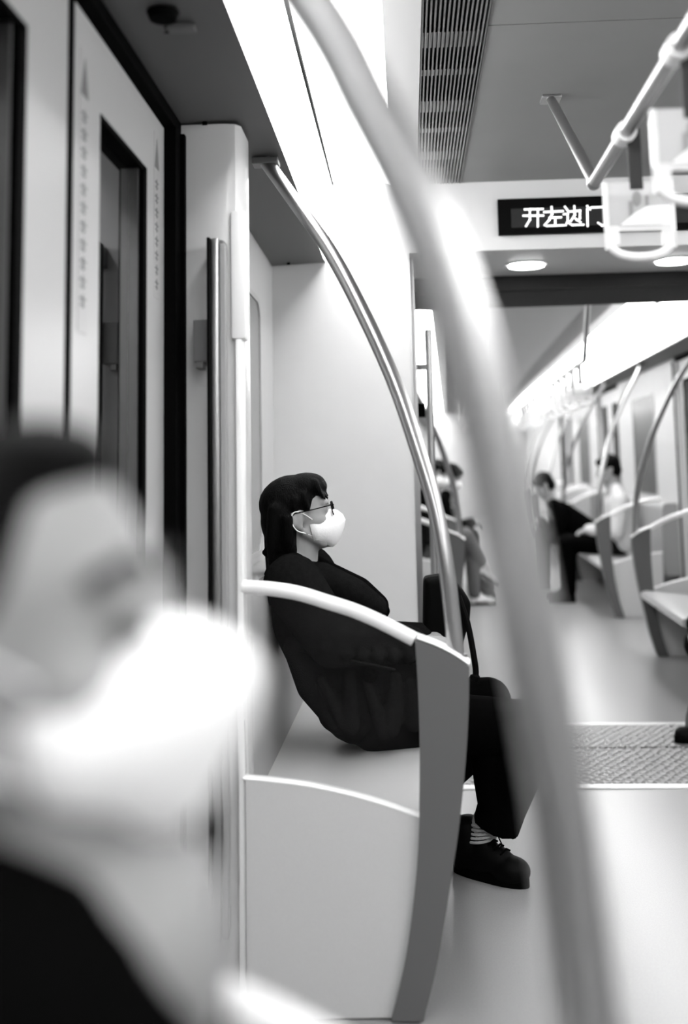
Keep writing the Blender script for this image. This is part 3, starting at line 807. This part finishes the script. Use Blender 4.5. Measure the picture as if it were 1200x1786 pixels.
# ribbed collar
m = MB(); ca, cb = P(518, 952, YB), P(545, 972, YB)
for k in range(6):
    cc = P(505+1.2*k, 980-3.6*k, YB) + Vector((0.0, 0, 0)); rx, ry = 0.082-0.003*k, 0.085-0.004*k
    ring = [cc + Vector((rx*math.cos(a)*0.9, ry*math.sin(a), -0.030*math.cos(a)-0.0)) for a in [2*math.pi*i/24 for i in range(25)]]
    m.tube(ring, 0.007, 8, caps=False)
m.build('knit_collar', M['knit'], man, smooth=True)
# coat details: pocket flap, hem, seams
m = MB(); m.tube(spline([P(520, 1136, 3.20), P(600, 1150, 3.13), P(690, 1168, 3.15)], 5), 0.004, 6)
m.build('coat_seam', M['coat'], coat)
m = MB(); m.ell(P(645, 1178, 3.19), (0.022, 0.008, 0.020)); m.build('coat_button', M['knit'], coat, smooth=True)
# trousers
c = MB()
c.chain([pelv, off(pelv, -0.08)+Vector((0.05, 0, -0.03)), P(760, 1262, 3.35), kneN], [0.11, 0.10, 0.088, 0.072])
c.chain([pelv, off(pelv, 0.09)+Vector((0.05, 0, -0.03)), P(750, 1235, 3.56), kneF], [0.11, 0.10, 0.085, 0.07])
c.chain([kneN, P(898, 1330, 3.39), P(880, 1385, 3.43)], [0.074, 0.075, 0.066])
c.tube([P(888, 1360, 3.42), P(878, 1400, 3.44), P(864, 1444, 3.45)], [0.070, 0.070, 0.067], 24)
c.cap(P(852, 1285, 3.38), P(862, 1395, 3.42), 0.062, 0.05)
c.chain([P(905, 1268, 3.36), P(908, 1340, 3.40), P(893, 1400, 3.43)], [0.07, 0.066, 0.05])
c.chain([kneF, P(822, 1310, 3.6), P(720, 1405, 3.62)], [0.07, 0.055, 0.05])
c.build('trousers', M['trouser'], man, remesh=0.008, sm=4)
# socks and shoes
sk = MB(); sk.cap(P(846, 1432, 3.46), P(836, 1478, 3.48), 0.037, 0.037)
for k in range(5):
    cc = P(846-k*1.6, 1434+k*7, 3.46)
    sk.tube([cc+Vector((0.038*math.cos(a), 0.038*math.sin(a), 0.006*math.cos(a))) for a in [2*math.pi*i/20 for i in range(21)]], 0.004, 6, caps=False)
sk.build('sock', M['sock'], man, smooth=True)
hs, ts = P(792, 1508, 3.52), P(921, 1543, 3.37)
hs.z = 0.0; ts.z = 0.0
shoe_parts(man, hs, ts, M['shoe'], high=True)
hs, ts = Vector((-0.10, 3.62, 0)), Vector((0.15, 3.62, 0))
shoe_parts(man, hs, ts, M['shoe'])
# hair
h = MB()
q = MB()
q.ell((-0.024, 0, 0.047), (0.100, 0.085, 0.083)).ell((-0.07, 0, -0.01), (0.06, 0.078, 0.085)).ell((0.02, 0, 0.078), (0.075, 0.07, 0.048))
q.ell((0.045, 0.0, 0.072), (0.052, 0.062, 0.034))
for s in (-1, 1):
    q.cap((-0.055, s*0.062, 0.02), (-0.066, s*0.05, -0.09), 0.03, 0.032)
    q.cap((0.022, s*0.07, 0.06), (0.028, s*0.073, 0.014), 0.013, 0.006)
    q.cap((-0.005, s*0.075, 0.05), (-0.012, s*0.08, 0.03), 0.016, 0.010)
for i in range(9):
    y = -0.055+0.11*i/8
    q.cap((0.062, y*0.9, 0.085), (0.093-abs(y)*0.25, y, 0.026+0.016*random.random()), 0.014, 0.003)
merge(h, q.xf(HM))
h.chain([P(492, 900, YB), P(490, 950, YB), P(488, 990, YB), P(484, 1006, YB)], [0.055, 0.05, 0.042, 0.03])
for i in range(10):
    yy = YB-0.075+0.15*i/9
    h.chain([P(478+random.uniform(0, 6), 890, yy), P(476+random.uniform(-1, 6), 945, yy), P(474+random.uniform(-1, 7), 1000+random.uniform(-8, 8), yy)], [0.024, 0.02, 0.007])
for i in range(5):
    yy = YB-0.085+0.012*i
    h.chain([P(500+2*i, 905, yy), P(503+2*i, 945, yy+0.01), P(500+3*i, 975, yy+0.02)], [0.018, 0.018, 0.01])
h.build('hair', M['hair'], man, remesh=0.005, sm=2)
mask_part(HM, man)
glasses_part(HM, man)

# black bag on the lap
bagp = thing('shoulder_bag', 'black shoulder bag standing on the lap behind the steel poles', 'bag', (0.13, 3.56, 0.62))
m = MB()
pts = [(738, 1005), (780, 1000), (806, 1026), (820, 1048), (818, 1080), (806, 1120), (812, 1172), (736, 1172)]
poly = [P(u, v, 3.60) for u, v in pts]
m.loft([[Vector((p.x, yy, p.z)) + (Vector((0.13, 3.6, 0.75))-Vector((p.x, 3.6, p.z)))*k for p in poly] for yy, k in ((3.53, 0.12), (3.55, 0.0), (3.64, 0.0), (3.66, 0.12))])
m.build('bag_body', M['bag'], bagp, remesh=0.008, sm=6)
m = MB(); m.tube(spline([P(800, 1040, 3.51), P(815, 1085, 3.49), P(824, 1130, 3.48), P(830, 1172, 3.48), P(826, 1186, 3.48)], 6), [0.009]*20+[0.015]*5, 8, rz=None)
m.build('bag_strap', M['bag'], bagp, smooth=True)

# ------------------------------------------------------------------ generic seated passengers
def seated(org, f, sx, sy, label, lean=8.0, coatm='knit', legm='trouser', hairm='hair', masked=True, cross=False, head_pitch=-10, scale=1.0, group=None, shoem='shoe', arms='lap', headsc=1.0, seat=0.40, stripes=None, hood=False, kd=0.0, knee=0.47):
    """f maps local x (0 = hips, + towards the aisle) into the car; org = (x, y) of the hips"""
    hx, hy = org
    root = thing('person', label, 'person', (hx, hy, seat), group)
    W = lambda x, y, z: Vector((hx+sx*x*scale, hy+y*scale, seat+(z)*scale))
    a = R(lean); tx, tz = math.sin(a), math.cos(a)
    pel = (0, 0.095)
    ch = (0.36*tx, 0.095+0.36*tz); nk = (0.47*tx+0.01, 0.095+0.47*tz)
    b = MB(); hc = (nk[0]+0.05+0.03*tx, nk[1]+0.155)
    H = Matrix.Translation(W(hc[0], 0, hc[1])) @ (Matrix.Scale(-1, 4, (1, 0, 0)) if sx < 0 else Matrix.Identity(4)) @ rotm(R(head_pitch)) @ Matrix.Scale(scale*headsc, 4)
    head_shapes(b, H)
    b.cap(H @ Vector((-0.02, 0, -0.05)), W(nk[0], 0, nk[1]), 0.052*scale, 0.058*scale)
    b.chain([W(nk[0], 0, nk[1]), W(ch[0], 0, ch[1]-0.08), W(0.02, 0, 0.1)], [0.07, 0.10, 0.11])
    T = MB(); C_ = MB(); S = []
    for s in (-1, 1):
        hip = W(0.02, s*0.09, 0.075); kn = W(knee, s*(0.10+kd), 0.09); an = W(knee+0.01, s*0.11, -seat/scale+0.10)
        if cross and s < 0:
            kn = W(0.42, -0.02, 0.19); an = W(0.55, 0.12, -0.04)
            C_ = C_
        if arms == 'lap': sh = W(ch[0], s*0.17, ch[1]); el = W(ch[0]+0.05, s*0.22, ch[1]-0.26); wr = W(0.27, s*0.09, 0.20)
        elif arms == 'fwd': sh = W(ch[0], s*0.17, ch[1]); el = W(ch[0]+0.10, s*0.2, ch[1]-0.26); wr = W(knee, s*0.07, 0.22)
        b.chain([W(nk[0], 0, nk[1]), sh, el, wr], [0.05, 0.045, 0.036, 0.025])
        b.chain([W(0, 0, 0.1), hip, kn, an], [0.08, 0.07, 0.05, 0.034])
        hand_shapes(b, wr, Vector((sx*1.0, -s*0.4, -0.15)), (0, 0, 1), s*sx, 0.8, 0.95)
        C_.chain([W(nk[0]-0.01, s*0.05, nk[1]-0.02), sh, el, wr], [0.06, 0.075, 0.065, 0.048])
        C_.chain([W(ch[0], s*0.08, ch[1]-0.03), W(ch[0]*0.5, s*0.08, ch[1]*0.6), W(0.01, s*0.08, 0.11)], [0.11, 0.12, 0.12])
        T.chain([W(0, 0, 0.10), hip, kn, an+Vector((0, 0, 0.0))], [0.10, 0.09, 0.075, 0.058])
        d = Vector((sx*0.245*scale, s*0.03*scale, 0)) if not (cross and s < 0) else Vector((sx*0.20, 0.02, -0.12))*scale
        hl = Vector((an.x-sx*0.05*scale, an.y, 0.0)) if not (cross and s < 0) else an + Vector((-sx*0.05, 0, -0.09))*scale
        S.append((hl, hl+d))
    b.build('body', M['skin'], root, remesh=0.008, sm=2)
    C_.build('coat', M[coatm], root, remesh=0.011, sm=5)
    T.build('trousers', M[legm], root, remesh=0.011, sm=4)
    for hl, te in S: shoe_parts(root, hl, te, M[shoem], lace=False, stripes=M[stripes] if stripes else None)
    q = MB()
    q.ell((-0.02, 0, 0.047), (0.103, 0.086, 0.086)).ell((-0.06, 0, -0.01), (0.06, 0.078, 0.075)).ell((0.04, 0, 0.075), (0.055, 0.066, 0.036))
    for s in (-1, 1): q.cap((0.01, s*0.073, 0.06), (0.012, s*0.076, 0.02), 0.014, 0.008)
    q.xf(H).build('hair', M[hairm], root, remesh=0.007, sm=2)
    if masked: mask_part(H, root, strap_=False)
    return root, H

# ------------------------------------------------------------------ the blurred passenger right in front
YF = 0.54
fg = thing('person', 'blurred masked person in black at the left edge close to the camera', 'person', (-0.22, YF, 0.42))
HF = Matrix.Translation(P(38, 1135, YF)) @ rotm(R(14), R(-6)) @ Matrix.Scale(0.82, 4)
nk = P(20, 1560, YF); hc = HF.translation
b = MB(); head_shapes(b, HF)
nkp = Vector((-0.142, YF, 0.92))
b.cap(HF @ Vector((-0.01, 0, -0.055)), nkp, 0.046, 0.05)
ch = Vector((-0.21, YF, 0.79)); pe = Vector((-0.27, YF, 0.53))
b.chain([nkp, ch, pe], [0.06, 0.09, 0.10])
c = MB(); T = MB()
for s in (-1, 1):
    sh = Vector((-0.21, YF+s*0.085, 0.885)); el = Vector((-0.17, YF+s*0.085, 0.62)); wr = Vector((0.02, YF+s*0.05, 0.59))
    b.chain([nkp, sh, el, wr], [0.04, 0.038, 0.032, 0.022])
    hand_shapes(b, wr, (1, -s*0.35, -0.1), (0, 0, 1), s, 0.9, 0.88)
    c.chain([sh, el, wr], [0.056, 0.05, 0.042])
    c.chain([Vector((-0.20, YF+s*0.03, 0.875)), Vector((-0.20, YF+s*0.035, 0.70)), Vector((-0.26, YF+s*0.06, 0.50))], [0.110, 0.112, 0.11])
    hip = Vector((-0.27, YF+s*0.075, 0.47)); kn = Vector((0.12, YF+s*0.085, 0.47)); an = Vector((0.13, YF+s*0.085, 0.10))
    b.chain([pe, hip, kn, an], [0.07, 0.06, 0.045, 0.03]); T.chain([pe, hip, kn, an], [0.085, 0.075, 0.062, 0.05])
b.build('body', M['skin'], fg, remesh=0.006, sm=2)
c.build('coat', M['knit'], fg, remesh=0.008, sm=4)
T.build('trousers', M['trouser'], fg, remesh=0.009, sm=3)
for s in (-1, 1):
    shoe_parts(fg, (0.085, YF+s*0.085, 0), (0.31, YF+s*0.09, 0), M['shoe'])
q = MB()
q.ell((-0.030, 0, 0.048), (0.100, 0.086, 0.086)).ell((-0.075, 0, -0.02), (0.06, 0.085, 0.09)).ell((0.010, 0, 0.096), (0.066, 0.062, 0.034))
q.ell((-0.06, 0, -0.11), (0.05, 0.08, 0.06))
for s in (-1, 1):
    q.cap((-0.032, s*0.078, 0.05), (-0.03, s*0.085, -0.13), 0.022, 0.016)
    q.cap((0.02, s*0.062, 0.088), (-0.016, s*0.076, 0.045), 0.016, 0.016)
q.xf(HF).build('hair', M['hair'], fg, remesh=0.006, sm=2)
mask_part(HF, fg, beak=0.008)
for s in (-1, 1):
    MB().tube([HF @ Vector(p) for p in ((0.078, s*0.018, -0.002), (0.084, s*0.030, -0.006), (0.074, s*0.046, -0.003))], 0.0035, 6).build('eyelash', M['hair'], fg, smooth=True)
    MB().tube([HF @ Vector(p) for p in ((0.087, s*0.015, 0.027), (0.086, s*0.032, 0.032), (0.068, s*0.052, 0.025))], 0.0045, 6).build('eyebrow', M['hair'], fg, smooth=True)

# ------------------------------------------------------------------ someone standing in the gangway, mostly out of the picture
sp = thing('person', 'person standing in the gangway whose grey trouser hem shows at the right edge', 'person', (1.45, 5.2, 0.0))
b = MB(); Hs = Matrix.Translation((1.45, 5.2, 1.56)) @ rotm(R(-8), R(180))
head_shapes(b, Hs)
b.cap(Hs @ Vector((-0.02, 0, -0.05)), (1.47, 5.2, 1.40), 0.05, 0.056)
b.chain([Vector((1.47, 5.2, 1.42)), Vector((1.47, 5.2, 1.25)), Vector((1.45, 5.2, 0.92))], [0.06, 0.11, 0.12])
ct, tr = MB(), MB()
ct.chain([Vector((1.47, 5.2, 1.38)), Vector((1.47, 5.2, 1.22)), Vector((1.45, 5.2, 0.85))], [0.09, 0.14, 0.15])
for s, ax, ay in ((-1, 1.222, 5.12), (1, 1.48, 5.30)):
    sh = Vector((1.47, 5.2+s*0.17, 1.34)); el = Vector((1.48, 5.2+s*0.22, 1.06)); wr = Vector((1.40, 5.2+s*0.19, 0.84))
    b.chain([Vector((1.47, 5.2, 1.38)), sh, el, wr], [0.05, 0.045, 0.036, 0.025]); hand_shapes(b, wr, (-0.3, 0, -1), (0, s, 0), s, 0.8, 0.95)
    ct.chain([Vector((1.47, 5.2+s*0.05, 1.36)), sh, el, wr+Vector((0.01, 0, 0.03))], [0.07, 0.07, 0.06, 0.045])
    hp = Vector((1.45, 5.2+s*0.09, 0.88)); kn = Vector(((1.45+ax)/2+0.02, 5.2+s*0.10, 0.48)); an = Vector((ax, ay, 0.08))
    b.chain([Vector((1.45, 5.2, 0.92)), hp, kn, an], [0.09, 0.075, 0.05, 0.035]); tr.chain([hp, kn, an, an-Vector((0, 0, 0.02))], [0.10, 0.085, 0.078, 0.078])
    shoe_parts(sp, (ax+0.05, ay, 0.006), (ax-0.13, ay-0.02, 0.006), M['shoe'], lace=False)
b.build('body', M['skin'], sp, remesh=0.008, sm=2); ct.build('coat', M['knit'], sp, remesh=0.01, sm=4); tr.build('trousers', M['greycloth'], sp, remesh=0.008, sm=2)
MB().ell((-0.02, 0, 0.047), (0.103, 0.086, 0.086)).ell((-0.06, 0, -0.01), (0.06, 0.078, 0.075)).xf(Hs).build('hair', M['hair'], sp, remesh=0.007, sm=2)
mask_part(Hs, sp, strap_=False)
sb = thing('tote_bag', 'black bag with white stripes hanging at the right edge below the far seat', 'bag', (1.38, 5.42, 0.28))
m = MB(); m.cap((1.31, 5.42, 0.36), (1.46, 5.42, 0.34), 0.085, 0.10); m.cap((1.30, 5.42, 0.45), (1.46, 5.42, 0.47), 0.06, 0.08)
m.build('bag_body', M['bag'], sb, remesh=0.008, sm=4)
for x, z, h_ in ((1.235, 0.41, 0.035), (1.275, 0.42, 0.055)):
    MB().tube([(x+0.015, 5.345-0.5*(x-1.235), z+h_), (x, 5.338-0.5*(x-1.235), z), (x+0.006, 5.345-0.5*(x-1.235), z-h_)], 0.008, 8).build('white_stripe', M['white'], sb, smooth=True)
MB().tube(spline([(1.33, 5.42, 0.50), (1.42, 5.41, 0.72), (1.47, 5.40, 0.80), (1.50, 5.42, 0.70), (1.48, 5.43, 0.50)], 5), 0.006, 8).build('bag_strap', M['bag'], sb)

# ================================================================== THE NEXT CAR
FR[0] = NEXT
LEN = 21.0
SH = 0.36                  # its left side stands nearer to the middle of the view
lf = lambda x: x+SH
rf = lambda x: XR-x
shell(0.25, LEN, XW+SH, False)
m = MB().box(XW-0.1+SH, 0.02, 0.30, 0.9, 0, ZC+0.1).box(XR+0.13, XR-XW+0.1, 0.30, 0.9, 0, ZC+0.1)
struct('wall_front', m, M['wall'])
struct('wall_front', MB().box(-0.1, XR+0.1, 0.32, 0.9, ZL+0.01, ZC+0.1), M['darkm'])  # lintel without lamps: its shade is put into the dark colour
struct('wall_back', MB().box(XW-0.1, XR-XW+0.15, LEN, LEN+0.1, 0, ZC+0.1), M['wall'])
lights(0.92, LEN-0.02, SH, 'L', 'ceiling light strip seen past the end wall in the next carriage')
lights(0.92, LEN-0.02, SH, 'R', 'broad bright ceiling light strip on the right of the next carriage')
vent(0.92, LEN-0.02, SH, 'R', 'dark slatted air vent along the light strip of the next carriage', cross=False)
vent(0.92, LEN-0.02, SH, 'L', 'dark slatted air vent on the far left ceiling of the next carriage', cross=False)
g1 = 2.20
S_ = [g1, g1+1.75, g1+4.5, g1+6.25, g1+9.0, g1+10.75]
rp_lab = ['first from the gangway', 'second from the gangway', 'third from the gangway', 'fourth from the gangway', 'fifth from the gangway', 'sixth from the gangway']
for i, gy in enumerate(S_):
    screen(rf, gy, 'bench screen on the right of the next carriage, ' + rp_lab[i], 'bench screens right of the next carriage')
    pole(rf, gy, POLE, 'curved pole on the right of the next carriage, ' + rp_lab[i], 'curved poles right of the next carriage', lean=(1 if i % 2 else -1))
for i, gy in enumerate(S_[:4]):
    screen(lf, gy, 'bench screen on the left of the next carriage, ' + rp_lab[i], 'bench screens left of the next carriage')
    pole(lf, gy, POLE, 'curved pole on the left of the next carriage, ' + rp_lab[i], 'curved poles left of the next carriage', lean=(1 if i % 2 else -1))
ben = [(0.91, g1-0.03), (S_[1]+0.03, S_[2]-0.03), (S_[3]+0.03, S_[4]-0.03)]
for i, (a, b_) in enumerate(ben):
    lab = ['nearest to the gangway', 'in the middle', 'farthest away'][i]
    bench(rf, a, b_, 'pale bench on the right of the next carriage, ' + lab)
    bench(lf, a, b_, 'pale bench on the left of the next carriage, ' + lab)
    for f, left in ((rf, False), (lf, True)):
        yc_ = (a+b_)/2
        bench_wall(f, a-0.2, b_+0.1, left, (yc_-0.55, yc_+0.55, 'dark window over the %s bench of the next carriage, %s' % ('left' if left else 'right', lab), None, False))
for i, (a, b_) in enumerate([(S_[0]+0.1, S_[1]-0.1), (S_[2]+0.1, S_[3]-0.1), (S_[4]+0.1, S_[5]-0.1)]):
    lab = ['nearest', 'second', 'third'][i]
    for f, left in ((rf, False), (lf, True)):
        sd = 'left' if left else 'right'
        doorway(f, a, b_, left)
        mid = (a+b_)/2
        door_leaf(f, a+0.03, mid-0.008, 'sliding door leaf, nearer of the %s pair on the %s of the next carriage' % (lab, sd), (a+0.2, mid-0.2))
        door_leaf(f, mid+0.008, b_-0.03, 'sliding door leaf, farther of the %s pair on the %s of the next carriage' % (lab, sd), (mid+0.2, b_-0.2))
for f, left in ((rf, False), (lf, True)):
    bench_wall(f, S_[5], LEN, left)

# strap rails
for k, (x, sd) in enumerate(((0.62, 'left'), (XR-0.43, 'right'))):
    strap_rail(x, 1.6, 12.0, ZR, 'overhead strap rail on the %s of the next carriage' % sd, brace=0.5, both=True)
    for j in range(12):
        nth = ['nearest', 'second', 'third', 'fourth', 'fifth', 'sixth', 'seventh', 'eighth', 'ninth', 'tenth', 'eleventh', 'last'][j]
        strap(x, 2.0+0.42*j+(1.1 if j > 5 else 0), ZR, 'small hand strap on the %s rail of the next carriage, %s from the gangway' % (sd, nth), 'hand straps on the %s rail of the next carriage' % sd, detail=False, ang=random.uniform(-0.15, 0.15))

# passengers there
seated((XR-(-0.24), 5.05), None, -1, 1, 'person in a light puffer coat sitting on the right bench of the next carriage', coatm='puffer', lean=4, masked=False)
seated((XR-(-0.10), 6.1), None, -1, 1, 'person in black leaning far forward on the right bench of the next carriage', lean=48, head_pitch=-30, arms='fwd', masked=False)
seated((-0.26+SH, 4.75), None, 1, 1, 'person with raised pale shoe on the left bench of the next carriage', lean=8, cross=True, shoem='white', legm='greycloth')
seated((-0.22+SH, 6.25), None, 1, 1, 'person in black bowing forward on the left bench of the next carriage', lean=28, head_pitch=-25, arms='fwd', masked=True)
seated((-0.24+SH, 5.5), None, 1, 1, 'person in dark clothes with mask on the left bench of the next carriage', lean=14, head_pitch=-20)
FR[0] = Matrix.Identity(4)

for o in scn.objects:
    if '_o' in o: del o['_o']
